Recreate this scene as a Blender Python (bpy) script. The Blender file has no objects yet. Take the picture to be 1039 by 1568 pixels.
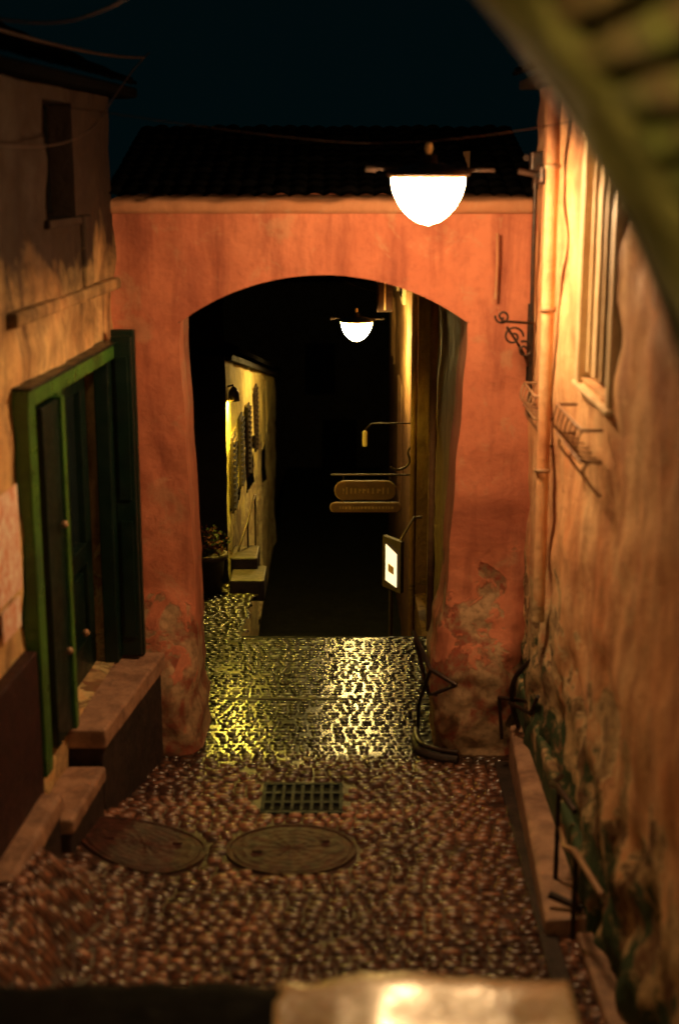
import bpy, bmesh, math, random
from mathutils import Vector, Matrix, noise
random.seed(7)
S=bpy.context.scene
COL=S.collection
def sm(t):
    t=max(0,min(1,t)); return t*t*(3-2*t)
# ---------------------------------------------------------------- materials
class NB:
    def __init__(s,name):
        s.m=bpy.data.materials.new(name); s.m.use_nodes=True
        s.t=s.m.node_tree; s.n=s.t.nodes; s.l=s.t.links
        s.b=s.n['Principled BSDF']
        s.tc=s.n.new('ShaderNodeTexCoord').outputs['Object']
    def put(s,inp,v):
        if isinstance(v,bpy.types.NodeSocket): s.l.new(v,inp)
        elif isinstance(v,(tuple,list)) and len(v)==3 and inp.type=='RGBA': inp.default_value=(*v,1)
        else: inp.default_value=v
    def noise(s,scale,detail=6,rough=.6,dist=0,vec=None):
        n=s.n.new('ShaderNodeTexNoise'); s.put(n.inputs['Vector'],vec or s.tc)
        n.inputs['Scale'].default_value=scale;n.inputs['Detail'].default_value=detail
        n.inputs['Roughness'].default_value=rough;n.inputs['Distortion'].default_value=dist
        return n.outputs['Fac']
    def mapr(s,v,a,b,c=0.,d=1.):
        n=s.n.new('ShaderNodeMapRange');s.put(n.inputs[0],v)
        for i,x in enumerate((a,b,c,d)): n.inputs[i+1].default_value=x
        return n.outputs[0]
    def mix(s,f,a,b,mode='MIX'):
        n=s.n.new('ShaderNodeMix');n.data_type='RGBA';n.blend_type=mode
        s.put(n.inputs[0],f);s.put(n.inputs[6],a);s.put(n.inputs[7],b);return n.outputs[2]
    def math(s,op,a,b=0.):
        n=s.n.new('ShaderNodeMath');n.operation=op;s.put(n.inputs[0],a);s.put(n.inputs[1],b);return n.outputs[0]
    def xyz(s):
        n=s.n.new('ShaderNodeSeparateXYZ');s.l.new(s.tc,n.inputs[0]);return n.outputs
    def scalev(s,v):
        n=s.n.new('ShaderNodeMapping');s.l.new(s.tc,n.inputs[0]);n.inputs['Scale'].default_value=v;return n.outputs[0]
    def bump(s,h,st=.5,d=.02):
        n=s.n.new('ShaderNodeBump');s.put(n.inputs['Strength'],st);n.inputs['Distance'].default_value=d
        s.put(n.inputs['Height'],h);s.l.new(n.outputs[0],s.b.inputs['Normal'])
    def done(s,col,rough=.8,spec=.3,metal=0.):
        s.put(s.b.inputs['Base Color'],col);s.put(s.b.inputs['Roughness'],rough)
        s.b.inputs['Specular IOR Level'].default_value=spec;s.b.inputs['Metallic'].default_value=metal
        return s.m
def plaster(name,c1,c2,stain,patch,patch2,zt,zk=.6,thr=.5,stainamt=.6,zshade=None,moss=None,bst=.9):
    b=NB(name); z=b.xyz()[2]
    base=b.mix(b.mapr(b.noise(1.3,5),.35,.65),c1,c2)
    streak=b.noise(1.0,6,.65,0.3,b.scalev((5,5,.7)))
    base=b.mix(b.math('MULTIPLY',b.mapr(streak,.48,.72),stainamt),base,stain)
    base=b.mix(b.math('MULTIPLY',b.mapr(b.noise(14,6,.7),.5,.75),.35),base,stain)
    blot=b.mapr(b.noise(2.6,9,.7,1.0),.56,.62)
    base=b.mix(b.math('MULTIPLY',blot,.35),base,patch)
    grime=b.mapr(b.noise(.9,7,.7,.8),.48,.68)
    base=b.mix(b.math('MULTIPLY',grime,.55),base,stain)
    n=b.noise(2.2,9,.62,.6)
    h=b.math('MULTIPLY',b.math('SUBTRACT',zt,z),zk)
    m0=b.math('ADD',n,h)
    mask=b.mapr(m0,thr,thr+.025)
    pc=b.mix(b.mapr(b.noise(3.5,7,.6,.5),.47,.55),patch,patch2)
    pc=b.mix(b.mapr(b.noise(22,4),.4,.7),pc,tuple(x*.5 for x in patch))
    if moss:
        mm=b.mapr(b.math('ADD',b.noise(4,8,.7,.4),b.math('MULTIPLY',b.math('SUBTRACT',moss[0],z),.22)),.5,.58)
        pc=b.mix(mm,pc,moss[1])
    rim=b.math('SUBTRACT',b.mapr(m0,thr-.02,thr-.005),mask)
    col=b.mix(mask,base,pc)
    col=b.mix(b.math('MULTIPLY',rim,.35),col,tuple(min(.75,x*1.5) for x in c1))
    if zshade:  # height gradient: shade painted into the wall colour where hooded lamp light gives out
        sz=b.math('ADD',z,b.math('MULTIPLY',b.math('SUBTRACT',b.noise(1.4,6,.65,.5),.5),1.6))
        col=b.mix(b.mapr(sz,zshade[0],zshade[1],0,zshade[3]),col,zshade[2])
    hh=b.math('SUBTRACT',b.math('MULTIPLY',b.noise(7,9,.7),.9),b.math('MULTIPLY',mask,.6))
    b.bump(hh,bst,.04)
    return b.done(col,b.mapr(b.noise(5,3),.3,.7,.6,.95),.15)
def simple(name,c,c2=None,rough=.6,spec=.4,metal=0.,sc=8,bs=.2,bd=.01):
    b=NB(name); n=b.noise(sc,7,.65)
    col=b.mix(b.mapr(n,.38,.62),c,c2 or tuple(x*.6 for x in c))
    b.bump(b.noise(sc*3,6),bs,bd)
    return b.done(col,b.mapr(b.noise(sc*1.7,4),.3,.7,max(.05,rough-.12),min(1,rough+.12)),spec,metal)
def emis(name,c,st):
    b=NB(name); b.done(c,.3); b.b.inputs['Emission Color'].default_value=(*c,1);b.b.inputs['Emission Strength'].default_value=st
    return b.m
M={}
M['arch']=plaster('salmon_plaster',(.45,.148,.082),(.53,.195,.108),(.19,.052,.034),(.44,.28,.16),(.24,.06,.035),1.15,.27,.53,.8,bst=.5)
M['coping']=plaster('coping_plaster',(.46,.23,.125),(.38,.17,.085),(.30,.13,.07),(.42,.31,.19),(.3,.1,.06),-2,.1,.7,bst=.5)
M['left']=plaster('ochre_plaster',(.78,.55,.25),(.56,.31,.13),(.09,.038,.024),(.50,.33,.16),(.24,.11,.06),1.0,.12,.5,1.0,zshade=(3.15,3.8,(.014,.007,.006),.985),bst=.7)  # wall top darkened in colour, imitating the lamp hood's cut-off
M['right']=plaster('cream_plaster',(.80,.54,.29),(.72,.34,.155),(.30,.09,.045),(.60,.42,.22),(.15,.07,.04),1.55,.28,.55,.75,zshade=(4.0,4.6,(.09,.035,.025),.9),moss=(.95,(.045,.07,.035)),bst=.75)  # upper darkening is shade painted into the plaster colour
M['far']=plaster('far_plaster',(.70,.60,.22),(.54,.43,.15),(.2,.13,.06),(.5,.42,.22),(.25,.18,.1),.1,.3,.5)
M['farR']=plaster('brown_plaster',(.58,.36,.16),(.48,.25,.11),(.2,.08,.045),(.3,.2,.1),(.2,.09,.05),-1,.3,.5,zshade=(1.6,.4,(.045,.018,.012),.92))  # lower wall darkened in colour, imitating lamp light that fades downwards
M['dark']=plaster('unlit_plaster',(.012,.010,.010),(.010,.009,.009),(.008,.007,.007),(.014,.011,.010),(.011,.008,.008),0,.2,.5)  # shade of the unlit alley walls put into a near-black colour
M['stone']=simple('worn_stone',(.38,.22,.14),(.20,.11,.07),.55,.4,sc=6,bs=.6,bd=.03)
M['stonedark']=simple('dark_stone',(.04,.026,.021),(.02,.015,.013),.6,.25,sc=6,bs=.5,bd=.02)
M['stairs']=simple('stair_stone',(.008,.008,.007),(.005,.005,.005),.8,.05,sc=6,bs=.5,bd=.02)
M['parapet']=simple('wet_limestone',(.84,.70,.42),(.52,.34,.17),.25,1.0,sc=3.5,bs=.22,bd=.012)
M['iron']=simple('wrought_iron',(.03,.025,.022),(.06,.03,.02),.45,.5,.6,20)
M['castiron']=simple('cast_iron',(.065,.020,.014),(.024,.010,.007),.55,.2,0,12,.7,.015)
M['grate']=simple('grate_iron',(.010,.014,.018),(.007,.009,.011),.6,.15,0,16,.5,.01)
M['green']=simple('green_paint',(.055,.16,.024),(.03,.085,.015),.35,.5,sc=5,bs=.35,bd=.006)
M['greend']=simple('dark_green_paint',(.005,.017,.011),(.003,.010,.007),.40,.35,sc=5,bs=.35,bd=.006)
M['redbase']=simple('oxblood_paint',(.035,.011,.010),(.022,.008,.008),.6,.3)
M['wood']=simple('dark_wood',(.03,.018,.012),(.018,.011,.008),.6,.3)
M['glass']=simple('dark_glass',(.01,.015,.015),(.012,.02,.02),.12,.6,sc=3,bs=.05)
M['paper']=simple('poster_paper',(.80,.70,.58),(.65,.28,.17),.8,.2,sc=14,bs=.1)
M['tile']=simple('clay_tile',(.004,.0035,.0035),(.003,.003,.003),.98,.0,sc=7,bs=.5)
M['frame']=simple('cream_window_frame',(.78,.62,.38),(.60,.42,.23),.55,.4,sc=4)
M['pipe']=simple('galvanised_pipe',(.36,.22,.12),(.24,.12,.07),.5,.4,.1)
M['sign']=simple('sign_board',(.055,.024,.018),(.035,.016,.013),.6,.2)
M['signt']=simple('sign_lettering',(.13,.075,.05),(.10,.055,.035),.6,.2)
M['ground']=simple('earth',(.04,.035,.03),(.03,.025,.02),.9,.1,sc=2)
M['bloom']=simple('geranium_petals',(.10,.035,.03),(.05,.015,.012),.8,.1,sc=30)
M['leaf']=simple('foliage_leaf',(.02,.028,.01),(.012,.018,.008),.7,.1,sc=20)
M['moss']=simple('mossy_plaster',(.32,.31,.09),(.14,.14,.035),.85,.2,sc=5,bs=.9,bd=.04)
M['vmort']=simple('dark_mortar',(.06,.058,.022),(.035,.035,.014),.95,.1,sc=12,bs=.8,bd=.02)
M['lamp']=emis('lit_glass_bowl',(1,.60,.27),165)
M['rim']=emis('glass_rim_glow',(1,.42,.10),1.6)
M['lamp2']=emis('lit_glass_bowl_far',(1,.68,.20),250)
M['lamp3']=emis('lit_vault_lantern',(1,.66,.29),190)
M['lant']=emis('lit_lantern_glass',(1,.70,.07),11000)
M['menu']=emis('lit_menu_panel',(1,.84,.58),1.1)
b=NB('mossy_brick'); g=b.n.new('ShaderNodeNewGeometry').outputs['Random Per Island']
c=b.mix(g,(.36,.30,.11),(.24,.15,.07)); c=b.mix(b.mapr(b.noise(3,6),.47,.6),c,(.22,.25,.06))
b.bump(b.noise(25,6),.8,.01); M['vbrick']=b.done(c,.85,.2)
# cobbles
b=NB('wet_cobbles'); g=b.n.new('ShaderNodeNewGeometry').outputs['Random Per Island']
y=b.xyz()[1]; wet=b.mapr(y,9.2,9.9)
c=b.mix(g,(.10,.034,.021),(.37,.15,.082)); c=b.mix(b.mapr(b.noise(18,6,.7),.4,.65),c,(.055,.023,.016))
c=b.mix(b.mapr(b.noise(1.7,6,.65),.42,.60),c,b.mix(.8,c,(.022,.011,.009)))
c=b.mix(wet,c,b.mix(g,(.009,.007,.004),(.026,.018,.009)))
r=b.mix(wet,b.mapr(g,0,1,.20,.46),b.mapr(g,0,1,.11,.30))
b.bump(b.noise(45,5,.7),b.mapr(wet,0,1,.5,.15),.004); M['cob']=b.done(c,r,.6)
b=NB('joint_grit'); w_=b.mapr(b.xyz()[1],9.2,9.9); b.bump(b.noise(60,5),b.mapr(w_,0,1,.8,.12),.01)
M['joint']=b.done(b.mix(w_,b.mix(b.mapr(b.noise(3,5),.4,.6),(.024,.010,.007),(.045,.021,.014)),(.006,.005,.004)),b.mapr(w_,0,1,.42,.20),.4)
# ---------------------------------------------------------------- mesh helpers
def obj(name,verts,faces,mat,smooth=False):
    me=bpy.data.meshes.new(name);me.from_pydata([tuple(v) for v in verts],[],faces);me.update()
    bm=bmesh.new();bm.from_mesh(me);bmesh.ops.recalc_face_normals(bm,faces=bm.faces);bm.to_mesh(me);bm.free()
    o=bpy.data.objects.new(name,me);COL.objects.link(o);me.materials.append(M[mat] if isinstance(mat,str) else mat)
    if smooth:
        for p in me.polygons:p.use_smooth=True
    return o
def bevel(o,w=.01,seg=2):
    md=o.modifiers.new('b','BEVEL');md.width=w;md.segments=seg;md.limit_method='ANGLE';return o
def box(name,x0,x1,y0,y1,z0,z1,mat,bv=.008):
    v=[(x,y,z) for x in(x0,x1) for y in(y0,y1) for z in(z0,z1)]
    o=obj(name,v,[(0,1,3,2),(4,6,7,5),(0,4,5,1),(2,3,7,6),(0,2,6,4),(1,5,7,3)],mat)
    if bv:bevel(o,bv)
    return o
def hexa(name,bot,top,mat,bv=.01):
    v=list(bot)+list(top)
    o=obj(name,v,[(0,1,2,3),(4,5,6,7),(0,1,5,4),(1,2,6,5),(2,3,7,6),(3,0,4,7)],mat)
    if bv:bevel(o,bv)
    return o
def tube(name,pts,r,mat,smoothc=False):
    cu=bpy.data.curves.new(name,'CURVE');cu.dimensions='3D';cu.bevel_depth=r;cu.bevel_resolution=3;cu.use_fill_caps=True
    sp=cu.splines.new('NURBS' if smoothc else 'POLY');sp.points.add(len(pts)-1)
    for i,p in enumerate(pts):sp.points[i].co=(*p,1)
    if smoothc: sp.use_endpoint_u=True;sp.order_u=3
    cu.materials.append(M[mat])
    dg=bpy.data.objects.new(name,cu);COL.objects.link(dg);return dg
def revolve(name,prof,cx,cy,mat,n=32,smooth=True):
    v=[];f=[]
    for r,z in prof:
        for i in range(n):
            a=2*math.pi*i/n;v.append((cx+r*math.cos(a),cy+r*math.sin(a),z))
    for j in range(len(prof)-1):
        for i in range(n):
            k=(i+1)%n;f.append((j*n+i,j*n+k,(j+1)*n+k,(j+1)*n+i))
    return obj(name,v,f,mat,smooth)
def group(name,parts,c=None):
    e=bpy.data.objects.new(name,None);e.empty_display_size=.2;COL.objects.link(e)
    c=Vector(c or (0,0,0));e.location=c
    for p in parts:
        p.parent=e;p.matrix_parent_inverse=Matrix.Translation(-c)
    return e
def fr(x,y,z,sc=1.): return noise.noise(Vector((x*sc,y*sc,z*sc)))
def wall(name,p0,p1,z0,z1,mat,holes=(),side=1,amp=.02,step=.12,zt1=None,depth=.14,recmat='wood',nsc=1.3,low=0):
    p0=Vector((*p0,0));p1=Vector((*p1,0));d=p1-p0;L=d.length;d/=L
    n=Vector((d.y,-d.x,0))*side
    ss={0.,L};zs={z0,z1}
    for h in holes: ss|={h[0],h[1]};zs|={h[2],h[3]}
    def fill(s_):
        s_=sorted(s_);o=[]
        for a,b2 in zip(s_,s_[1:]):
            k=max(1,int(round((b2-a)/step)));o+=[a+(b2-a)*i/k for i in range(k)]
        return o+[s_[-1]]
    ss=fill(ss);zs=fill(zs);v=[];f=[]
    for s_ in ss:
        for z in zs:
            zz=z if zt1 is None else z0+(z-z0)*((z1+(zt1-z1)*s_/L)-z0)/(z1-z0)
            p=p0+d*s_;q=amp*(fr(p.x,p.y,zz,nsc)+.5*fr(p.x+9,p.y,zz,nsc*3))
            if low: q+=low*sm((1.9-zz)/1.2)*(fr(p.x,p.y,zz,3.2)+.6*fr(p.x,p.y+5,zz,8))
            v.append((p.x+n.x*q,p.y+n.y*q,zz))
    nz=len(zs)
    for i in range(len(ss)-1):
        for j in range(nz-1):
            sc=(ss[i]+ss[i+1])/2;zc=(zs[j]+zs[j+1])/2
            if any(h[0]<sc<h[1] and h[2]<zc<h[3] for h in holes):continue
            f.append((i*nz+j,(i+1)*nz+j,(i+1)*nz+j+1,i*nz+j+1))
    o=obj(name,v,f,mat,True)
    out=[o]
    for h in holes:
        def P(s_,q,z):
            p=p0+d*s_+n*q;return (p.x,p.y,z)
        a,b2,c,e=h;q0=.02;q1=-depth
        vv=[P(a,q0,c),P(b2,q0,c),P(b2,q0,e),P(a,q0,e),P(a,q1,c),P(b2,q1,c),P(b2,q1,e),P(a,q1,e)]
        out.append(obj(name+'_reveal',vv,[(0,1,5,4),(1,2,6,5),(2,3,7,6),(3,0,4,7)],mat))
        out.append(obj(name+'_recess_panel',vv[4:],[(0,1,2,3)],recmat))
    return out
# ---------------------------------------------------------------- ground & street
def gz(x,y):
    base=.6-.06*y if y>10 else .09*(10-y)
    return base+.16*sm((-x-.9)/.8)*sm((9.0-y)/.9)+.30*sm((-x-1.25)/.35)*sm((7.45-y)/.6)+.008*fr(x,y,0,1.1)
o=obj('ground',[(-200,-200,-6),(200,-200,-6),(200,200,-6),(-200,200,-6)],[(0,1,2,3)],'ground')
MH=[(-1.19,7.93,.385),(-.294,7.98,.40)];GR=(-.25,8.87,.26,.27)
def blocked(x,y):
    for a,b2,r in MH:
        if math.hypot(x-a,y-b2)<r+.025:return True
    return abs(x-GR[0])<GR[2]+.05 and abs(y-GR[1])<GR[3]+.05
sv=[];sf=[]
def sheet(x0,x1,y0,y1,st=.1):
    nx=max(2,int((x1-x0)/st));ny=max(2,int((y1-y0)/st));k=len(sv)
    for i in range(nx+1):
        for j in range(ny+1):
            x=x0+(x1-x0)*i/nx;y_=y0+(y1-y0)*j/ny;sv.append((x,y_,gz(x,y_)-.008+.006*sm((y_-9.4)/.5)))
    for i in range(nx):
        for j in range(ny):
            a=k+i*(ny+1)+j;sf.append((a,a+ny+1,a+ny+2,a+1))
sheet(-2.2,1.5,3.2,13.05);sheet(-1.7,-.95,13.05,15.45)
joint=obj('joints',sv,sf,'joint',True)
cv=[];cf=[]
def cobble(cx,cy,w,l):
    wt=sm((cy-9.3)/.6)
    k=len(cv);N=5;rot=random.gauss(0,.08);tl=.05*(1-wt)+.020*wt;tx=random.gauss(0,tl);ty=random.gauss(0,tl)
    hh=random.uniform(.010,.017)*(1-wt)+random.uniform(.004,.007)*wt;dz=random.gauss(0,.003)*(1-.6*wt)
    c,s=math.cos(rot),math.sin(rot);z0=gz(cx,cy)
    e=(gz(cx+.05,cy)-gz(cx-.05,cy))/.1;e2=(gz(cx,cy+.05)-gz(cx,cy-.05))/.1
    kx=random.gauss(0,.07);ky=random.gauss(0,.07);q=.5-.15*wt
    for i in range(N):
        for j in range(N):
            u=(-1,-.85,0,.85,1)[i];t=(-1,-.85,0,.85,1)[j]
            x=u*w/2*(1-.07*t*t)*(1+kx*t)*(1+random.gauss(0,.025));y_=t*l/2*(1-.07*u*u)*(1+ky*u)*(1+random.gauss(0,.025))
            h=hh*(1-q*abs(u)**4)*(1-q*abs(t)**4)-.014*(max(abs(u),abs(t))==1)
            X=x*c-y_*s;Y=x*s+y_*c
            cv.append((cx+X,cy+Y,z0+e*X+e2*Y+h+dz+(tx*X+ty*Y)*(0 if max(abs(u),abs(t))==1 else 1)-.003))
    for i in range(N-1):
        for j in range(N-1):
            a=k+i*N+j;cf.append((a,a+N,a+N+1,a+1))
def lay(x0,x1,y0,y1):
    y_=y0
    while y_<y1:
        l=random.uniform(.062,.085);x=x0+random.uniform(-.08,0)
        while x<x1:
            w=random.uniform(.075,.125) if y_<9.6 else random.uniform(.065,.11);cx=x+w/2;cy=y_+l/2+.02*math.sin(cx*2.2+y_)+random.gauss(0,.004)
            if not blocked(cx,cy) and random.random()>.02:cobble(cx,cy,w-.008,l-.008)
            x+=w
        y_+=l
lay(-2.0,1.28,4.6,13.0);lay(-1.65,-.98,13.05,15.4)
cob=obj('cobbles',cv,cf,'cob',True)
kerbs=[box('drop_edge_stone',-.95,1.0,12.98,13.12,-.5,-.187,'stairs',.015),
 box('gutter_slab',-1.0,.75,11.12,11.17,-.3,gz(0,11.15)+.003,'stonedark',.01)]
group('cobblestone_street',[joint,cob]+kerbs,(0,9,0))
st=[]
for i in range(14):
    st.append(box('step_%d'%(i+1),-1.24,.98,13.12+.3*i,13.42+.3*i+.02,-4.6,-.33-.17*i,'stairs',.012))
st.append(box('lower_landing',-1.24,.98,17.34,33,-4.6,-2.75,'stairs',.01))
group('stone_stairs',st,(0,15,-2))
def manhole(cx,cy,r):
    v=[];f=[];rings=[(r,-.01),(r,.008),(r*.95,.009),(r*.94,.001),(r*.90,.001),(r*.89,.006)]
    for q in range(12):rings.append((r*.89*(1-(q+1)/12.01),.006+(.003 if q%2 else 0)))
    n=48
    for rr,dz in rings:
        for i in range(n):
            a=2*math.pi*i/n;x=cx+rr*math.cos(a);y_=cy+rr*math.sin(a)
            v.append((x,y_,gz(x,y_)+dz+(.004 if (i//2)%2 and rr<r*.8 else 0)))
    for j in range(len(rings)-1):
        for i in range(n):
            k=(i+1)%n;f.append((j*n+i,j*n+k,(j+1)*n+k,(j+1)*n+i))
    plate=obj('plate',v,f,'castiron')
    hs=[]
    for a in(.4,3.5):
        x=cx+r*.55*math.cos(a);y_=cy+r*.55*math.sin(a);hs.append(tube('lift_lug',[(x-.03,y_,gz(x,y_)+.018),(x+.03,y_,gz(x,y_)+.018)],.007,'castiron'))
    group('manhole_cover',[plate]+hs,(cx,cy,gz(cx,cy)))
for m in MH:manhole(*m)
gx,gy,gw,gl=GR;gp=[]
g0=lambda y_:gz(gx,y_)+.008
def gbar(n,x0,x1,y0,y1,t=.02):
    gp.append(hexa(n,[(x0,y0,g0(y0)-t),(x1,y0,g0(y0)-t),(x1,y1,g0(y1)-t),(x0,y1,g0(y1)-t)],[(x0,y0,g0(y0)),(x1,y0,g0(y0)),(x1,y1,g0(y1)),(x0,y1,g0(y1))],'grate',.003))
gp.append(hexa('sump',[(gx-gw,gy-gl,g0(gy-gl)-.05),(gx+gw,gy-gl,g0(gy-gl)-.05),(gx+gw,gy+gl,g0(gy+gl)-.05),(gx-gw,gy+gl,g0(gy+gl)-.05)],[(gx-gw,gy-gl,g0(gy-gl)-.013),(gx+gw,gy-gl,g0(gy-gl)-.013),(gx+gw,gy+gl,g0(gy+gl)-.013),(gx-gw,gy+gl,g0(gy+gl)-.013)],'stairs',0))
for i in range(9):
    x=gx-gw+i*2*gw/8;gbar('bar',x-.012,x+.012,gy-gl+.03,gy+gl-.03,.011)
for y_ in(gy-gl,gy-gl/3,gy+gl/3,gy+gl):gbar('cross_bar',gx-gw-.012,gx+gw+.012,y_-.022,y_+.022,.03)
group('drain_grate',gp,(gx,gy,g0(gy)))
# ---------------------------------------------------------------- archway
def lerp(tab,z):
    for (a,b2),(c,d) in zip(tab,tab[1:]):
        if z<=c:return b2+(d-b2)*max(0,(z-a))/(c-a)
    return tab[-1][1]
LX0=lambda z:-1.60
LX1=lambda z:lerp([(-.3,-1.00),(.3,-1.03),(.9,-1.06),(1.4,-1.06),(2.2,-1.10),(3.2,-1.12)],z)
RX0=lambda z:lerp([(-.3,.72),(.6,.69),(.95,.73),(1.2,.79),(1.6,.80),(2.4,.86),(3.18,.896)],z)
RX1=lambda z:1.38
def yf(x,z,edge):
    bul=.24*sm((1.25-z)/.7)
    lowd=sm((1.7-z)/.8)
    return 10-bul*edge-.03*fr(x,3,z,1.4)-.014*fr(x,7,z,5)-lowd*(.05*fr(x,1,z,3.2)+.03*fr(x,5,z,8))
def arcz(x):
    t=(x+.112)/1.008
    R=(1.008**2+.33**2)/(2*.33);return 3.18+math.sqrt(max(0,R*R-(x+.112)**2))-(R-.33)
av=[];af=[]
def grid(fn,nu,nv):
    k=len(av)
    for i in range(nu+1):
        for j in range(nv+1):av.append(fn(i/nu,j/nv))
    for i in range(nu):
        for j in range(nv):
            a=k+i*(nv+1)+j;af.append((a,a+nv+1,a+nv+2,a+1))
YB=10.6
def pier(x0,x1,inner):
    def ed(t,z):
        e=(1-abs(2*t-1)**4); return e
    zz=lambda w:-.3+w*3.48
    xo=lambda t,z:.022*fr(t,2,z,2.5)+.03*sm((1.6-z)/.6)*fr(t,4,z,6)
    def F(t,w):
        z=zz(w);x=x0(z)+(x1(z)-x0(z))*t+xo(t,z)
        return (x,yf(x,z,ed(t,z)),z)
    grid(F,22,90)
    xi=x1 if inner>0 else x0
    def G(t,w):
        z=zz(w);tt=1 if inner>0 else 0;x=xi(z)+xo(tt,z)
        ys=yf(x,z,0);return(x,ys+(YB-ys)*t,z)
    grid(G,6,90)
pier(LX0,LX1,1);pier(RX0,RX1,-1)
def span(t,w):
    x=-1.60+2.98*t
    zb=arcz(x) if -1.12<x<.896 else 3.18
    z=zb+(3.93-zb)*w
    return (x,yf(x,z,0),z)
grid(span,90,14)
grid(lambda t,w:(-1.12+2.016*t,10.0-.03*fr(-1.12+2.016*t,3,arcz(-1.12+2.016*t),1.4)+w*(YB-10)+.001,arcz(-1.12+2.016*t)),60,4)
grid(lambda t,w:(-1.60+2.98*t,YB,(arcz(-1.60+2.98*t) if -1.12<-1.60+2.98*t<.896 else 3.18)+w*.6),40,2)
aw=obj('arch_wall',av,af,'arch',True)
v=[];f=[];N=120
for i in range(N+1):
    x=-1.58+2.95*i/N;w=.018*fr(x,0,0,3)+.014*fr(x,0,0,9)
    for yy,z in((9.99,3.93),(9.955,3.945+w*.4),(9.95,4.0+w),(9.97,4.02+w),(10.7,4.05)):v.append((x,yy,z))
for i in range(N):
    for j in range(4):
        a=i*5+j;f.append((a,a+5,a+6,a+1))
cop=obj('coping',v,f,'coping',True)
def tileroof(name,o0,uvec,vvec,nu,nv,mat='tile',h=.03):
    o0=Vector(o0);uvec=Vector(uvec);vvec=Vector(vvec);n=uvec.cross(vvec).normalized()
    if n.z<0:n=-n
    v=[];f=[];A=nu*6;B=nv*3
    for i in range(A+1):
        for j in range(B+1):
            u=i/A;t=j/B;ph=(i%6)/6
            rr=j//3;saw=1-(j%3)/3
            p=o0+uvec*u+vvec*t+n*(h*abs(math.sin(math.pi*ph))+.015*saw+.015*fr(i//6,rr,0,1.7))
            v.append(p)
    for i in range(A):
        for j in range(B):
            a=i*(B+1)+j;f.append((a,a+B+1,a+B+2,a+1))
    return obj(name,v,f,mat)
roof=tileroof('tile_roof',(-1.62,9.93,4.035),(3.02,0,0),(0,2.1,.50),26,12,h=.018)
soff=box('roof_deck',-1.6,1.36,10.7,11.95,3.98,4.03,'wood',.004)
pipe1=tube('wall_pipe',[(1.08,9.93,3.8),(1.085,9.93,3.6),(1.08,9.93,3.35)],.010,'coping')
group('archway',[aw,cop,roof,soff,pipe1],(-.1,10.3,0))
def scroll(cx,cz,r0,turns,a0,dirn,y_):
    pts=[]
    for i in range(28):
        t=i/27;a=a0+dirn*turns*2*math.pi*t;r=r0*(1-t*.8);pts.append((cx+r*math.cos(a),y_,cz+r*math.sin(a)))
    return pts
parts=[tube('arm',[(1.32,9.95,3.22),(1.30,9.6,3.22),(1.08,9.55,3.24)],.010,'iron'),
 tube('stay',[(1.32,9.95,2.88),(1.28,9.62,2.98),(1.12,9.56,3.2)],.009,'iron',True),
 tube('back_plate',[(1.32,9.93,3.32),(1.32,9.93,2.78)],.014,'iron'),
 tube('scroll_1',scroll(1.17,3.13,.07,1.4,0,1,9.6),.008,'iron'),tube('scroll_2',scroll(1.25,3.04,.06,1.3,2,-1,9.62),.008,'iron'),
 tube('scroll_3',scroll(1.09,3.27,.05,1.4,3,1,9.56),.008,'iron')]
group('iron_bracket',parts,(1.3,9.9,3.1))
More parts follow.
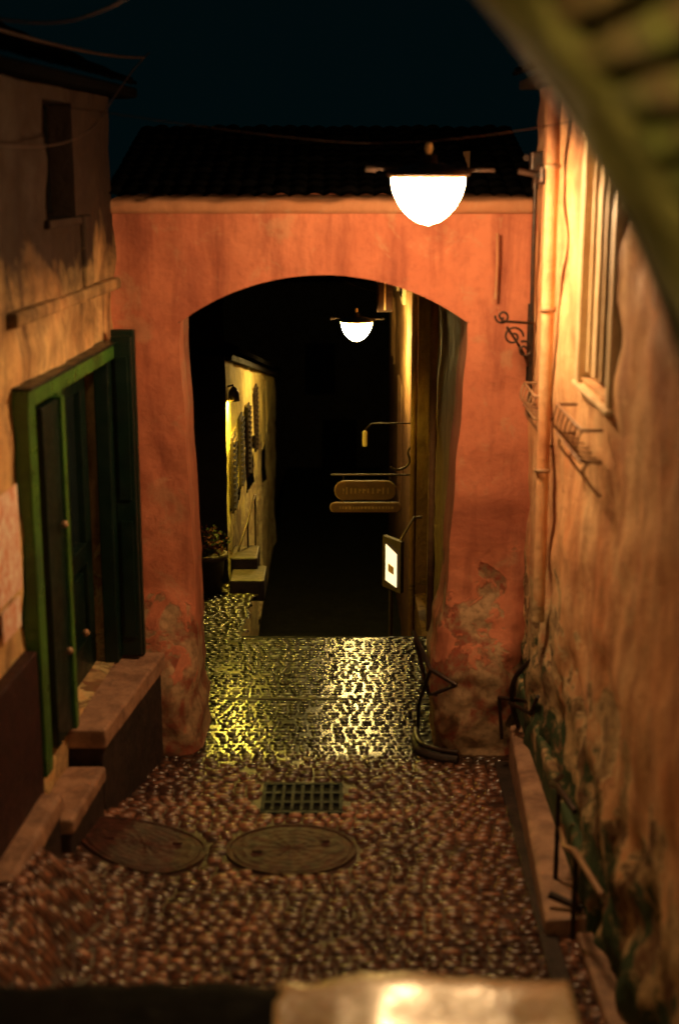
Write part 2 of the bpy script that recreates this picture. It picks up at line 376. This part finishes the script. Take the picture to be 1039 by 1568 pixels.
# ---------------------------------------------------------------- left building
WX=lambda y_:-1.57-.07*(10-y_)
P0=(WX(3.0),3.0);P1=(WX(10.02),10.02)
S_=lambda y_:(y_-3.0)*math.sqrt(1+.07**2)
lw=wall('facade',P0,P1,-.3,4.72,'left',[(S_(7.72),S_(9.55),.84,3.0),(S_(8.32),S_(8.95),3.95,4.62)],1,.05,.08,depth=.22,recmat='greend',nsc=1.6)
def lb(name,y0,y1,q0,q1,z0,z1,mat,bv=.008):
    b_=[(WX(y_)+q,y_-.07*q,z0) for y_,q in((y0,q0),(y1,q0),(y1,q1),(y0,q1))]
    return hexa(name,b_,[(a,c,z1) for a,c,_ in b_],mat,bv)
L=list(lw)
L+=[lb('door_jamb',7.56,7.70,-.05,.07,.84,3.0,'green'),lb('door_header',7.56,9.62,-.05,.075,2.98,3.08,'green'),
 lb('door_head_trim',7.54,9.66,-.02,.10,3.08,3.10,'greend'),
 lb('door_jamb_far',9.50,9.66,-.05,.05,.84,2.97,'greend'),
 lb('door_mullion',8.30,8.40,-.12,.03,.84,2.96,'green'),
 lb('dark_leaf',7.80,8.26,-.19,-.13,.86,2.94,'greend'),
 lb('door_leaf_rail_top',8.40,9.48,-.18,-.10,2.80,2.94,'greend'),lb('door_leaf_rail_bottom',8.40,9.48,-.18,-.10,.86,1.1,'greend'),
 lb('door_leaf_rail_mid',8.40,9.48,-.18,-.10,1.62,1.76,'greend'),
 lb('door_leaf_stile',8.40,8.56,-.18,-.10,.86,2.94,'greend'),lb('door_leaf_stile_far',9.34,9.48,-.18,-.10,.86,2.94,'greend'),
 lb('door_leaf_stile_center',8.92,9.0,-.18,-.105,.86,2.94,'greend'),
 lb('door_glass',8.56,9.34,-.20,-.15,1.76,2.80,'glass',0),
 lb('door_panel_low',8.60,8.90,-.17,-.12,1.16,1.56,'greend'),lb('door_panel_low_far',9.02,9.30,-.17,-.12,1.16,1.56,'greend'),
 lb('open_shutter',9.60,9.66,.05,.19,.86,3.13,'greend'),lb('open_shutter_edge',9.66,9.72,.04,.20,.84,3.17,'greend'),
 lb('shutter_panel_top',9.585,9.60,.08,.165,2.0,3.0,'greend',.004),lb('shutter_panel_low',9.585,9.60,.08,.165,1.0,1.85,'greend',.004),
 lb('open_door_leaf',7.90,8.24,.0,.05,.88,2.93,'greend'),lb('open_leaf_stile',8.24,8.31,-.01,.07,.86,2.94,'green')]
for y_,z in((8.10,1.42),(8.5,1.40),(8.12,2.2)):
    p=(WX(y_)+.07,y_,z)
    L.append(revolve('door_knob',[(0,z-.022),(.015,z-.02),(.024,z),(.015,z+.02),(0,z+.022)],p[0]+.015,p[1],'pipe',12))
L+=[lb('red_plinth',3.1,7.54,-.02,.055,.2,1.62,'redbase'),
 lb('poster',6.95,7.35,.045,.05,2.05,2.62,'paper',0),lb('poster_low',6.98,7.3,.045,.05,1.85,2.02,'paper',0),
 lb('string_course',7.5,9.98,-.02,.06,3.42,3.50,'left',.02),lb('pilaster',9.1,9.3,-.02,.04,3.5,3.95,'left',.02),
 lb('upper_sill',8.25,9.0,-.02,.05,3.9,3.95,'left',.01),
 lb('vent_shutter',8.34,8.62,-.16,-.12,3.97,4.6,'tile'),lb('vent_shutter_b',8.65,8.93,-.16,-.12,3.97,4.6,'tile'),
 lb('eave_board',3.0,10.3,-.1,.10,4.70,4.76,'tile')]
L.append(tileroof('tile_roof',(WX(3)+.14,3.0,4.78),(.51,7.3,0),(-2.6,0,1.1),50,14))
L.append(lb('gutter',3.0,10.2,.10,.17,4.70,4.77,'tile',.02))
group('plaster_building',L,(-1.8,8,0))
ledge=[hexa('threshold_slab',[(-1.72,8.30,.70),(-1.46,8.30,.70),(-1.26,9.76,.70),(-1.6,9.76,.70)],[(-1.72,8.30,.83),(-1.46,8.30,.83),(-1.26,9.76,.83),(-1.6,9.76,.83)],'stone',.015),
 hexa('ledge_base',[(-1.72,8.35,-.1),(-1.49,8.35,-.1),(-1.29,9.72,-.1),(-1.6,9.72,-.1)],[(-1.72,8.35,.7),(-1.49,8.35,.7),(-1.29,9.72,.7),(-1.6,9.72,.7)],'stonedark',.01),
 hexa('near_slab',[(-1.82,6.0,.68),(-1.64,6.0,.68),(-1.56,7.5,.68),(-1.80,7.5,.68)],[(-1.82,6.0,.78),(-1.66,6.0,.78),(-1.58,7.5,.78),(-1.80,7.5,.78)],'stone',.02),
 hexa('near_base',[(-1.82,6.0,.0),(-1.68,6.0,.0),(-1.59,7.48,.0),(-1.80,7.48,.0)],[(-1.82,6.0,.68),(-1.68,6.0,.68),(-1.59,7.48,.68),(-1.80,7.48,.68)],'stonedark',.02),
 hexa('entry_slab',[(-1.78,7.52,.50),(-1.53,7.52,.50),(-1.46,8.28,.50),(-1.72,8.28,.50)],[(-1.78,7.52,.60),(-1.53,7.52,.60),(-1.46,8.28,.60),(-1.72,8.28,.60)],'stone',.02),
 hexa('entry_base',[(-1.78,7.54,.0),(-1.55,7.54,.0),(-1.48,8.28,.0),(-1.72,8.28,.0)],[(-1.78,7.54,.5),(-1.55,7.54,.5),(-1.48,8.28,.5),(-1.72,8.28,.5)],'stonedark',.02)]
group('stone_doorstep',ledge,(-1.5,8.5,.4))
# ---------------------------------------------------------------- right building
RXW=1.345
yr=lambda y_:10.02-y_
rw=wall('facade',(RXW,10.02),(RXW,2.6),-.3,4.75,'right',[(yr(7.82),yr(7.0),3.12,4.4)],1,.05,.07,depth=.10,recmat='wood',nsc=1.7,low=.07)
R=list(rw)
def rb(name,y0,y1,q0,q1,z0,z1,mat,bv=.008):return box(name,RXW-q1,RXW-q0,y0,y1,z0,z1,mat,bv)
R+=[rb('window_jamb',7.80,7.90,-.05,.035,3.08,4.45,'frame'),rb('window_jamb_near',6.92,7.00,-.05,.03,3.08,4.45,'frame'),
 rb('shutter_leaf',7.44,7.74,-.08,-.02,3.14,4.39,'frame'),rb('shutter_leaf_near',7.08,7.36,-.08,-.02,3.14,4.39,'wood'),
 rb('shutter_stile',7.69,7.735,-.02,.0,3.16,4.37,'frame',.004),rb('shutter_stile_b',7.46,7.50,-.02,.0,3.16,4.37,'frame',.004),
 rb('shutter_stile_c',7.30,7.34,-.02,.0,3.16,4.37,'frame',.004),
 rb('window_sill',6.88,7.93,-.05,.045,3.06,3.09,'frame'),
 rb('window_head',6.9,7.9,-.05,.05,4.40,4.5,'frame'),
 rb('plinth',6.7,9.9,-.02,.05,-.2,.62,'right',.03),
 rb('eave_board',2.6,10.3,-.1,.10,4.76,4.82,'wood')]
R.append(tileroof('tile_roof',(RXW-.14,2.6,4.84),(0,7.7,0),(2.6,0,1.1),50,14))
R.append(rb('plaster_pilaster',9.1,9.35,-.02,.05,.6,4.7,'right',.02))
group('plaster_building',R,(1.5,7,0))
pip=[tube('pipe',[(1.26,8.72,4.7),(1.27,8.72,4.3),(1.27,8.72,2.9),(1.28,8.74,1.4)],.04,'right')]
for z in(4.25,3.4,2.4):pip.append(revolve('clamp',[(.044,z-.012),(.050,z-.012),(.050,z+.012),(.044,z+.012)],1.27,8.72,'pipe',20))
group('downspout',pip,(1.27,8.72,3))
pip=[tube('conduit',[(1.30,9.7,4.1),(1.30,9.7,3.6),(1.31,9.7,2.9),(1.31,9.72,2.55)],.015,'iron'),
 tube('elbow',[(1.22,9.6,4.3),(1.30,9.7,4.3),(1.30,9.7,4.1)],.022,'iron'),box('junction_box',1.24,1.33,9.48,9.6,4.22,4.34,'iron',.01),
 tube('bracket_arm',[(1.33,9.0,4.18),(1.2,9.0,4.2),(1.1,9.0,4.22)],.02,'iron'),box('insulator',1.22,1.32,8.93,9.07,4.14,4.26,'iron',.02)]
group('electric_conduit',pip,(1.3,9.7,3.4))
def basket(y0,y1,z,dp,h):
    ps=[];xw=RXW-.02;xo=RXW-dp
    for zz in(z,z+h):
        ps.append(tube('rail',[(xw,y0,zz),(xo,y0,zz),(xo,y1,zz),(xw,y1,zz)],.009,'pipe'))
    n=max(3,int((y1-y0)/.12))
    for i in range(n+1):
        y_=y0+(y1-y0)*i/n
        ps.append(tube('baluster',[(xo,y_,z+h),(xo-.03,y_,z+h*.5),(xo,y_,z),(xw,y_,z-.01)],.006,'pipe',True))
    for y_ in(y0,(y0+y1)/2,y1):
        ps.append(tube('curl',[(xw,y_,z-.18),(xo+.05,y_,z-.12),(xo+.0,y_,z-.04),(xo+.05,y_,z)],.008,'pipe',True))
    group('window_basket',ps,(xo,y0,z))
basket(7.05,7.85,2.80,.13,.16);basket(8.75,9.3,2.72,.13,.14)
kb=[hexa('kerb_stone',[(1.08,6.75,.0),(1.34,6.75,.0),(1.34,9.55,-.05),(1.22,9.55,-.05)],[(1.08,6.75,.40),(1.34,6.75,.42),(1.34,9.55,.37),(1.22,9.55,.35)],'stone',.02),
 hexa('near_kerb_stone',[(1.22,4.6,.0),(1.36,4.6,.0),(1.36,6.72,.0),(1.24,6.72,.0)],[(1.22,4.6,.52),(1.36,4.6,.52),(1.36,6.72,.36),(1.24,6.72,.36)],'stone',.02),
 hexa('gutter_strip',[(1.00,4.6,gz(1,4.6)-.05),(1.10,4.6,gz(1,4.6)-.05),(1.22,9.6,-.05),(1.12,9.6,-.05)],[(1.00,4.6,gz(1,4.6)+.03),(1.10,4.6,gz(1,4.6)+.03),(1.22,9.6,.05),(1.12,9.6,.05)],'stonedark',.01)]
group('stone_kerb',kb,(1.2,8,.2))
hr=[tube('rail',[(1.24,6.9,.95),(1.18,7.15,.98),(1.18,7.35,.9),(1.26,7.5,.88)],.018,'iron'),tube('post',[(1.2,7.2,.97),(1.2,7.2,.4)],.014,'iron'),
 tube('rail_low',[(1.26,6.2,.85),(1.19,6.6,.88),(1.2,6.95,.72),(1.22,7.2,.72)],.016,'pipe'),tube('post_near',[(1.2,6.6,.87),(1.2,6.6,.38)],.014,'iron'),
 tube('foot_bar',[(1.12,6.9,.47),(1.2,6.86,.45),(1.28,6.8,.44)],.022,'iron')]
group('iron_handrail',hr,(1.2,7,.6))
hr=[tube('hoop',[(1.28,9.5,.35),(1.18,9.3,.62),(1.20,9.2,.88),(1.30,9.15,.98)],.018,'iron',True),tube('brace',[(1.18,9.3,.62),(1.3,9.1,.62),(1.32,8.9,.82)],.014,'iron'),
 tube('leg',[(1.12,9.4,.62),(1.15,9.42,.3)],.014,'iron'),tube('cross_bar',[(1.12,9.4,.62),(1.32,9.2,.66)],.014,'iron')]
group('iron_guard_rail',hr,(1.2,9.3,.6))
hr=[tube('frame',[(.56,10.3,.80),(.66,9.75,.70),(.84,9.64,.62)],.018,'iron'),tube('leg',[(.57,10.2,.78),(.66,9.9,.45),(.70,9.72,.52)],.016,'iron'),
 tube('leg_back',[(.66,9.75,.70),(.60,10.1,.3),(.60,10.2,.0)],.014,'iron'),tube('cross_bar',[(.84,9.64,.62),(.68,9.72,.52)],.014,'iron')]
group('iron_boot_rack',hr,(.7,9.9,.5))
gp=[];arc=[(.58,10.15),(.57,9.92),(.62,9.76),(.72,9.66),(.86,9.60)]
gp.append(tube('curb_band',[(x,y_,gz(x,y_)+.08) for x,y_ in arc],.018,'iron',True));gp.append(tube('curb_band_low',[(x,y_,gz(x,y_)+.02) for x,y_ in arc],.04,'stonedark',True))
group('wheel_guard',gp,(.7,9.8,.1))
# ---------------------------------------------------------------- passage + far alley
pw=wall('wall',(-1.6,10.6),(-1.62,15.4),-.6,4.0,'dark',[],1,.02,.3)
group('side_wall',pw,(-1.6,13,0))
FX=-1.25
fb=wall('side_facade',(FX,15.4),(FX,27),-3.5,2.25,'far',[(.45,2.0,.42,1.22),(3.4,5.0,.25,1.1),(7,8.4,-.2,.7),(5.6,6.5,-2.6,-.7)],1,.05,.15,zt1=.35,recmat='wood')
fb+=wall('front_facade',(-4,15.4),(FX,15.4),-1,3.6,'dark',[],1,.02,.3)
fb.append(box('eave',FX-.3,FX+.10,15.3,15.44,2.24,2.32,'tile',.01))
fb.append(hexa('eave_cornice',[(FX-.1,15.42,2.18),(FX+.08,15.42,2.18),(FX+.08,27,.30),(FX-.1,27,.30)],[(FX-.1,15.42,2.26),(FX+.08,15.42,2.26),(FX+.08,27,.38),(FX-.1,27,.38)],'dark',.01))
fb.append(hexa('tile_roof',[(FX-3,15.5,3.4),(FX+.16,15.42,2.27),(FX+.16,27,.39),(FX-3,27,1.5)],[(FX-3,15.5,3.48),(FX+.16,15.42,2.33),(FX+.16,27,.45),(FX-3,27,1.58)],'tile',0))
for (a,b2,z0,z1) in((15.75,16.2,.38,1.26),(17.0,17.5,.38,1.26),(18.5,18.95,.2,1.14),(20.2,20.6,.2,1.14)):
    fb.append(box('shutter_frame',FX+.02,FX+.05,a,b2,z0,z1,'wood',.005))
    k=int((z1-z0)/.07)
    for i in range(k):
        fb.append(box('louvre',FX+.05,FX+.075,a+.04,b2-.04,z0+.03+i*.07,z0+.06+i*.07,'wood',.003))
group('shuttered_house',fb,(FX,18,0))
ln=[tube('arm',[(FX+.0,15.62,1.86),(FX+.08,15.62,1.88)],.012,'iron'),
 revolve('shade',[(.0,1.87),(.03,1.85),(.060,1.80),(.064,1.74),(.066,1.702),(.062,1.702),(.058,1.75),(.05,1.79),(0,1.80)],FX+.08,15.62,'iron',16),
 revolve('glass',[(.0,1.785),(.03,1.784),(.026,1.73),(.018,1.70),(0,1.695)],FX+.08,15.62,'lant',16)]
group('wall_lantern',ln,(FX+.09,15.62,1.8))
pl=[revolve('pot',[(0,-.32),(.13,-.32),(.17,.06),(.20,.08),(.20,.14),(.17,.14),(.16,.10),(0,.10)],-1.42,14.95,'wood',20)]
v=[];f=[]
for i in range(420):
    a=random.uniform(0,6.28);e=random.uniform(-.2,1.4);r=.06+.17*random.random()
    c=Vector((-1.40+r*math.cos(a)*math.cos(e),14.93+r*math.sin(a)*math.cos(e),.2+r*1.1*math.sin(e)))
    k=len(v);q=Vector((random.gauss(0,1),random.gauss(0,1),random.gauss(0,1))).normalized();w=q.orthogonal().normalized();s=random.uniform(.012,.03)
    v+=[c-q*s,c+w*s*.6,c+q*s,c-w*s*.6];f.append((k,k+1,k+2,k+3))
h=len(f)//2
pl.append(obj('leaves',v,f[:h],'leaf'));pl.append(obj('blossoms',v,f[h:],'bloom'))
group('flower_planter',pl,(-1.42,14.95,0))
ss_=[box('tread_1',-1.2,-.82,14.9,15.5,-.4,-.16,'stonedark',.02),box('tread_2',-1.22,-.92,15.35,15.9,-.4,-.03,'stonedark',.02)]
group('entrance_steps',ss_,(-1,15.3,-.2))
hr=[tube('rail',[(-1.15,15.6,-.02),(-1.05,15.8,.28),(-1.0,16.4,.45)],.013,'iron'),tube('post',[(-1.05,15.8,.28),(-1.05,15.8,-.4)],.012,'iron'),tube('post_b',[(-1.0,16.4,.45),(-1.0,16.4,-.5)],.012,'iron')]
group('stair_handrail',hr,(-1.05,15.8,.1))
FR=.95
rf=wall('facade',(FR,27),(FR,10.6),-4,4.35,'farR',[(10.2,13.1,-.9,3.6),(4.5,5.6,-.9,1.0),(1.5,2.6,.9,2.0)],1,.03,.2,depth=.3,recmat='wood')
rf.append(box('door_leaf',FR+.20,FR+.26,14.0,16.7,-.9,2.4,'redbase',.01))
rf.append(box('door_stile',FR+.10,FR+.22,15.3,15.42,-.9,3.5,'wood',.01))
rf.append(tube('rain_pipe',[(FR-.05,17.0,4.3),(FR-.05,17.0,-2)],.04,'farR'))
rf.append(tube('rain_pipe_near',[(FR-.05,13.6,4.3),(FR-.05,13.6,-.3)],.035,'farR'))
for y_ in(20.4,22.6):
    rf.append(box('window_frame',FR-.05,FR+.0,y_,y_+.9,2.3,3.3,'frame',.01));rf.append(box('window_pane',FR-.06,FR-.05,y_+.08,y_+.82,2.38,3.22,'glass',0))
group('plaster_building',rf,(FR,18,0))
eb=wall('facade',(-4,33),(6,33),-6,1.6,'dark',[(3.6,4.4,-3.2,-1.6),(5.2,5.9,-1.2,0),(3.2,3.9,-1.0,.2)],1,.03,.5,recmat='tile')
eb.append(tileroof('tile_roof',(-4,32.8,1.6),(10,0,0),(0,4,2),40,12))
group('brick_house',eb,(0,33,-2))
def oblong(name,x0,x1,z0,z1,y_,t,mat,n=8):
    r=(z1-z0)/2*.98;zc=(z0+z1)/2;o=[]
    for i in range(n+1):
        a=-math.pi/2+math.pi*i/n;o.append((x1-r+r*math.cos(a),zc+r*math.sin(a)))
    for i in range(n+1):
        a=math.pi/2+math.pi*i/n;o.append((x0+r+r*math.cos(a),zc+r*math.sin(a)))
    N=len(o);v=[(x,y_,z) for x,z in o]+[(x,y_+t,z) for x,z in o]
    f=[tuple(range(N)),tuple(range(2*N-1,N-1,-1))]+[(i,(i+1)%N,N+(i+1)%N,N+i) for i in range(N)]
    return obj(name,v,f,mat)
YS=17
sg=[oblong('board_rim',-.065,.70,.235,.49,YS,.03,'signt'),oblong('board_face',-.052,.687,.248,.477,YS-.012,.02,'sign'),
 oblong('lower_board_rim',-.12,.76,.085,.215,YS,.03,'signt'),oblong('lower_board_face',-.108,.748,.097,.203,YS-.012,.02,'sign'),
 tube('arm',[(-.1,YS+.01,.56),(FR,YS+.01,.56)],.012,'iron'),tube('hanger',[(.05,YS+.01,.56),(.05,YS+.01,.2)],.006,'iron'),tube('hanger_b',[(.62,YS+.01,.56),(.62,YS+.01,.2)],.006,'iron'),
 tube('scroll',[(FR,YS,.95),(.80,YS,.9),(.88,YS,.7),(.7,YS,.6),(.62,YS,.66)],.014,'iron',True)]
x=.04
while x<.6:
    w=random.uniform(.02,.05);hh=random.uniform(.05,.09)
    sg.append(box('letter',x,x+w*.45,YS-.018,YS-.013,.363-hh/2,.363+hh/2,'signt',0));
    if random.random()<.6:sg.append(box('letter_bar',x+w*.45,x+w,YS-.018,YS-.013,.363,.363+.02,'signt',0))
    x+=w+.018
x=.0
while x<.66:
    w=random.uniform(.015,.035);sg.append(box('letter',x,x+w,YS-.018,YS-.013,.135,.165,'signt',0));x+=w+.014
group('hanging_sign',sg,(.3,YS,.4))
mb=[hexa('case',[(.50,16.0,-.56),(.70,15.7,-.56),(.74,15.75,-.56),(.54,16.05,-.56)],[(.50,16.0,.06),(.70,15.7,.06),(.74,15.75,.06),(.54,16.05,.06)],'wood',.005),
 obj('lit_panel',[(.535,15.932,-.46),(.658,15.747,-.50),(.658,15.747,-.10),(.535,15.932,-.02)],[(0,1,2,3)],'menu'),
 obj('menu_print',[(.563,15.885,-.34),(.625,15.792,-.36),(.625,15.792,-.27),(.563,15.885,-.24)],[(0,1,2,3)],'pipe'),
 tube('post',[(.6,15.92,-.56),(.6,15.92,-1.9)],.025,'iron'),tube('post_b',[(.7,15.78,.06),(.86,15.9,.3),(FR,15.9,.3)],.015,'iron')]
group('menu_board',mb,(.6,15.9,-.3))
wl=[box('shade',.285,.345,17.4,17.46,.83,1.03,'frame',.02),tube('arm',[(.315,17.44,1.03),(.4,17.44,1.12),(FR,17.44,1.12)],.010,'iron')]
group('wall_light',wl,(.3,17.4,1))
pb=[box('frame',.52,.74,19.9,20.0,2.25,2.85,'iron',.01),box('face',.545,.715,19.88,19.9,2.28,2.82,'sign',.003),box('face_trim',.62,.64,19.87,19.88,2.28,2.82,'frame',0),tube('arm',[(.74,19.95,2.75),(FR,19.95,2.75)],.015,'iron')]
group('projecting_sign',pb,(.6,19.9,2.5))
# ---------------------------------------------------------------- lamps
def lamp(cx,cy,cz,k,mat,span):
    pr=[]
    for i in range(15):
        t=i/14;r=.212*(1-t**2.1)**.62 if t<1 else 0;pr.append((r*k,cz-.285*k*t))
    ps=[revolve('glass_bowl',pr,cx,cy,mat,40),
     revolve('glass_rim',[(.2135*k,cz+.0*k),(.2150*k,cz-.010*k),(.2125*k,cz-.022*k)],cx,cy,'rim',40),
     revolve('hood',[(.205*k,cz+.003),(.235*k,cz-.010),(.242*k,cz+.000),(.20*k,cz+.026*k),(.12*k,cz+.05*k),(.05*k,cz+.065*k),(.045*k,cz+.11*k),(0,cz+.112*k)],cx,cy,'iron',40),
     revolve('finial',[(0,cz+.18*k),(.018*k,cz+.17*k),(.022*k,cz+.14*k),(.014*k,cz+.11*k)],cx,cy,'frame',16),
     tube('cross_bar',[(cx-.32*k,cy,cz+.035*k),(cx+.38*k,cy,cz+.025*k)],.012*k,'iron'),
     tube('end_insulator',[(cx-.36*k,cy,cz+.036*k),(cx-.30*k,cy,cz+.034*k)],.022*k,'iron'),
     tube('span_cable',span,.003,'iron',True)]
    group('street_lamp',ps,(cx,cy,cz))
lamp(.51,8.4,4.205,1.0,'lamp',[(WX(8.4),8.4,4.6),(-.5,8.4,4.42),(.51,8.4,4.35),(1.34,8.4,4.5)])
lamp(.235,19.7,2.15,1.0,'lamp2',[(-.9,20.5,3.4),(.235,19.7,2.3),(FR,19.7,2.6)])
lamp(-.55,1.0,4.95,.55,'lamp3',[(-.55,1.0,5.05),(-.55,1.0,5.1),(-.55,1.0,5.14)])
cb=[tube('cable',[(-2.2,6.5,5.05),(-1.55,7.0,4.86),(-1.0,7.3,5.0),(-.3,7.8,5.6)],.006,'iron',True),
 tube('cable_b',[(-1.8,6.6,4.4),(-1.5,8.2,4.25),(-1.35,9.6,4.85),(-1.3,10.2,5.0)],.005,'iron',True),
 tube('cable_c',[(-2,6.8,5.0),(-1.5,8.6,4.85),(-1.3,9.9,4.95)],.01,'iron',True)]
group('overhead_cable',cb,(-1.5,8,4.8))
# ---------------------------------------------------------------- near vault
VX,VZ,VR=-1.245,3.16,2.1
def vp(a,y_,r=VR):return(VX+r*math.cos(a),y_,VZ+r*math.sin(a))
v=[];f=[];NA=90;ys=[-.6+i*.15 for i in range(21)]+[2.55]
for i in range(NA+1):
    a=math.pi*i/NA
    for y_ in ys:v.append(vp(a,y_,VR+.03+.012*fr(a*3,y_,0,2)))
n=len(ys)
for i in range(NA):
    for j in range(n-1):
        k=i*n+j;f.append((k,k+n,k+n+1,k+1))
va=[obj('vault_mortar',v,f,'vmort',True)]
v=[];f=[]
prof=[(2.5,.03),(2.52,-.012),(2.65,-.02),(2.8,-.02),(2.96,-.01),(3.0,.0),(3.0,.42)]
NA2=200
for i in range(NA2+1):
    a=math.pi*i/NA2
    for y_,q in prof:v.append(vp(a,y_+.01*fr(a*4,0,y_,2),VR+q+.018*fr(a*5,y_,1,2)+.02*fr(a*14,y_*4,1,1)))
n=len(prof)
for i in range(NA2):
    for j in range(n-1):
        k=i*n+j;f.append((k,k+n,k+n+1,k+1))
va.append(obj('plaster_band',v,f,'moss',True))
v=[];f=[]
for i in range(NA+1):
    a=math.pi*i/NA
    for y_,q in((3.003,-.012),(3.03,-.012),(3.03,.05),(3.003,.05)):v.append(vp(a,y_,VR+q))
for i in range(NA):
    for j in range(3):
        k=i*4+j;f.append((k,k+4,k+5,k+1))
va.append(obj('drip_edge',v,f,'stonedark',True))
v=[];f=[];da=.085/VR;a=-.05
row=0
while a<math.pi*.62:
    y_=-.5+(.11 if row%2 else 0)
    while y_<2.45:
        l=random.uniform(.19,.21);y1=min(y_+l,2.5);a0=a+da*.12;a1=a+da*random.uniform(.74,.80);rr=VR-random.uniform(0,.015);k=len(v)
        for r in(rr,VR+.06):
            g_=.006 if r==rr else 0
            v+=[vp(a0+g_/VR,y_+g_,r),vp(a1-g_/VR,y_+g_,r),vp(a1-g_/VR,y1-g_,r),vp(a0+g_/VR,y1-g_,r)]
        f+=[(k,k+1,k+2,k+3),(k,k+1,k+5,k+4),(k+1,k+2,k+6,k+5),(k+2,k+3,k+7,k+6),(k+3,k,k+4,k+7)]
        y_+=l+.032
    a+=da;row+=1
va.append(obj('vault_bricks',v,f,'vbrick'))
va+=[box('pier',VX+VR+.02,VX+VR+.5,-.6,2.98,-.5,3.16,'moss',.01),box('pier_left',VX-VR-.5,VX-VR-.02,-.6,2.98,-.5,3.16,'moss',.01)]
group('brick_vault',va,(VX,1.5,VZ))
def slab(name,x0,x1,y0,y1,z0,z1,mat,amp=.012):
    v=[];f=[];nx,ny=40,24
    def ye(x):return .05*fr(x,0,0,2.3)+.03*fr(x,4,0,6)
    def xe(y_):return .10*fr(3,y_,0,2.5)+.04*fr(3,y_,0,8)
    for i in range(nx+1):
        for j in range(ny+1):
            x=x0+(x1-x0)*i/nx;y_=y0+(y1-y0)*j/ny
            x+=xe(y_)*max(0,1-i/8) if mat=='parapet' else xe(y_)*max(0,1-(nx-i)/8)
            y_+= ye(x)*(j/ny)**3
            v.append((x,y_,z1+amp*fr(x,y_,0,3)+.15*amp*fr(x,y_,3,11)-(.03 if j==ny else 0)-(.006 if j==ny-1 else 0)))
    for i in range(nx):
        for j in range(ny):
            k=i*(ny+1)+j;f.append((k,k+ny+1,k+ny+2,k+1))
    k0=len(v)
    for i in range(nx+1):
        a=v[i*(ny+1)+ny];v.append((a[0],a[1],z0))
    for i in range(nx):f.append((i*(ny+1)+ny,(i+1)*(ny+1)+ny,k0+i+1,k0+i))
    for ii in(0,nx):
        k1=len(v)
        for j in range(ny+1):
            a=v[ii*(ny+1)+j];v.append((a[0],a[1],z0))
        for j in range(ny):f.append((ii*(ny+1)+j,ii*(ny+1)+j+1,k1+j+1,k1+j))
    return obj(name,v,f,mat,True)
group('stone_parapet',[slab('cap_stone',-.22,.80,3.05,4.50,.2,1.5,'parapet'),slab('shaded_cap_stone',-2.0,-.20,3.05,4.52,.2,1.46,'stairs')],(0,4,1.4))  # left cap near-black: shadow on the ledge put into its colour
# ---------------------------------------------------------------- world, camera
w=bpy.data.worlds.new('World');S.world=w;w.use_nodes=True
nt=w.node_tree;bg=nt.nodes['Background']
sky=nt.nodes.new('ShaderNodeTexSky');sky.sky_type='NISHITA';sky.sun_disc=False;sky.sun_elevation=math.radians(-4);sky.sun_rotation=math.radians(200)
mx=nt.nodes.new('ShaderNodeMix');mx.data_type='RGBA';mx.blend_type='MIX';mx.inputs[0].default_value=.97
nt.links.new(sky.outputs[0],mx.inputs[6]);mx.inputs[7].default_value=(.018,.12,.14,1)
nt.links.new(mx.outputs[2],bg.inputs['Color']);bg.inputs['Strength'].default_value=.024
cd=bpy.data.cameras.new('camera');cam=bpy.data.objects.new('camera',cd);COL.objects.link(cam)
cam.location=(0,0,4.27);cam.rotation_euler=(math.radians(90-13.8),0,0)
cd.sensor_fit='VERTICAL';cd.sensor_height=36;cd.sensor_width=24;cd.lens=50;cd.clip_end=1000;cd.clip_start=.05
cd.dof.use_dof=True;cd.dof.focus_distance=14;cd.dof.aperture_fstop=1.0
S.camera=cam
S.view_settings.view_transform='Standard';S.view_settings.look='None';S.view_settings.exposure=0
